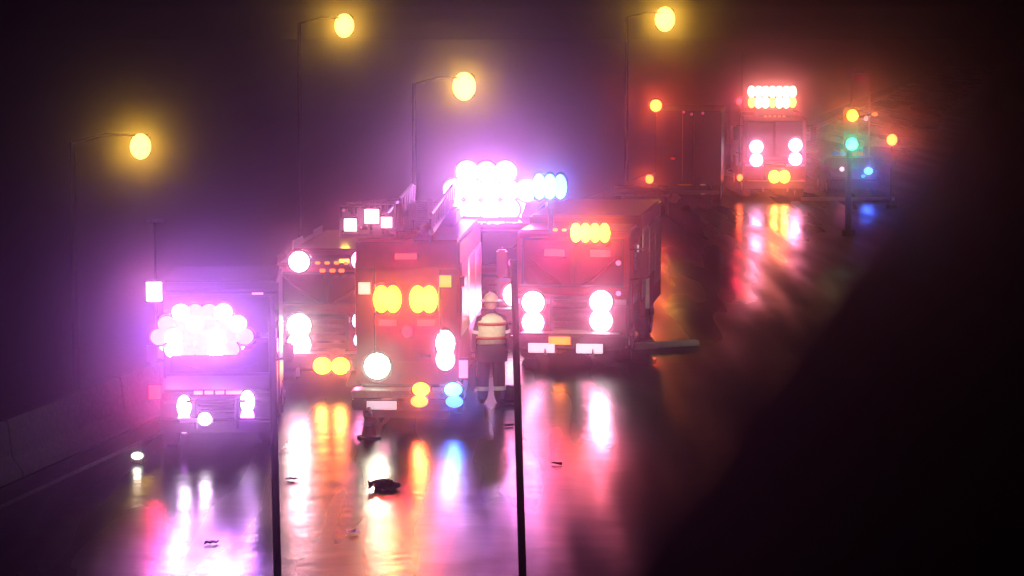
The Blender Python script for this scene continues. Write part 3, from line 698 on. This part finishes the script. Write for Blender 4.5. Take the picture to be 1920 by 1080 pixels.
# jacket (yoke and sleeves bands), trousers hem, helmet
b = bm_new()
rings = [(1.04, .25, .205), (1.20, .245, .20), (1.34, .26, .195), (1.43, .265, .18), (1.50, .20, .15), (1.555, .09, .09)]
vr = [[b.verts.new((math.cos(a) * rx_, .01 + math.sin(a) * ry_ * (1.0), z_ + .006 * math.sin(3 * a))) for a in [k * 2 * PI / 28 for k in range(28)]] for z_, rx_, ry_ in rings]
for i in range(len(rings) - 1):
    for k in range(28): b.faces.new((vr[i][k], vr[i][(k+1) % 28], vr[i+1][(k+1) % 28], vr[i+1][k]))
jk = obj('jacket', b, VEST, P, smooth=True); jk.modifiers.new('s', 'SOLIDIFY').thickness = .012
b = bm_new()
rings = [(.74, .285, .21), (.92, .265, .20), (1.07, .24, .18)]
vr = [[b.verts.new((math.cos(a) * rx_, .01 + math.sin(a) * ry_, z_ + .008 * math.sin(4 * a))) for a in [k * 2 * PI / 28 for k in range(28)]] for z_, rx_, ry_ in rings]
for i in range(2):
    for k in range(28): b.faces.new((vr[i][k], vr[i][(k+1) % 28], vr[i+1][(k+1) % 28], vr[i+1][k]))
obj('coat_tail', b, TURN, P, smooth=True).modifiers.new('s', 'SOLIDIFY').thickness = .01
for z_ in (1.12, 1.36):
    b = bm_new(); rr_ = [[b.verts.new((math.cos(a) * .272, .01 + math.sin(a) * .217, z_ + dz)) for a in [k * 2 * PI / 28 for k in range(28)]] for dz in (0, .05)]
    for k in range(28): b.faces.new((rr_[0][k], rr_[0][(k+1) % 28], rr_[1][(k+1) % 28], rr_[1][k]))
    obj('reflective_stripe', b, mat('orange_cloth', (.55, .13, .04), .5), jk, smooth=True).modifiers.new('s', 'SOLIDIFY').thickness = .006
for s in (-1, 1):
    ocyl('sleeve_band', (s * .258, .01, 1.265), (s * .268, .012, 1.21), .076, mat('reflective_white', (.85,)*3), P, r1=.072, n=18)
    ocyl('trouser_band', (s * .148, .01, .30), (s * .150, .006, .23), .112, MATS['reflective_white'], P, r1=.110, n=18)
    b = bm_new(); ball(b, (s * .158, .06, .055), .1, (.62, 1.5, .55), 2); obj('boot', b, RUB(), P, smooth=True)
b = bm_new(); t = bmesh.new(); bmesh.ops.create_uvsphere(t, u_segments=20, v_segments=10, radius=.135)
bmesh.ops.delete(t, geom=[v for v in t.verts if v.co.z < -.01], context='VERTS'); t.transform(Matrix.Translation((0, .03, 1.775)) @ Matrix.Diagonal((.95, 1.1, 1.0, 1))); _join(b, t)
cyl(b, (0, .0, 1.765), (0, .0, 1.78), .2, .175, 24); box(b, (0, .03, 1.90), (.02, .26, .03), bev=.008)
obj('helmet', b, mat('pale_helmet', (.7, .55, .35), .35), P, smooth=False)

# ------------------------------------------------------------------ haze: misty wet air round the whole scene
hz = obox('haze', (15, 180, 1.0), (760, 400, 14.2), None)
hz.data.materials.clear()
m = bpy.data.materials.new('mist'); m.use_nodes = True; n = m.node_tree
for x in list(n.nodes):
    if x.type != 'OUTPUT_MATERIAL': n.nodes.remove(x)
v = n.nodes.new('ShaderNodeVolumePrincipled'); v.inputs['Color'].default_value = (.92, .88, .95, 1)
v.inputs['Density'].default_value = HAZE_DENSITY; v.inputs['Anisotropy'].default_value = HAZE_G
n.links.new(v.outputs[0], [x for x in n.nodes if x.type == 'OUTPUT_MATERIAL'][0].inputs['Volume'])
hz.data.materials.append(m); hz['kind'] = 'stuff'
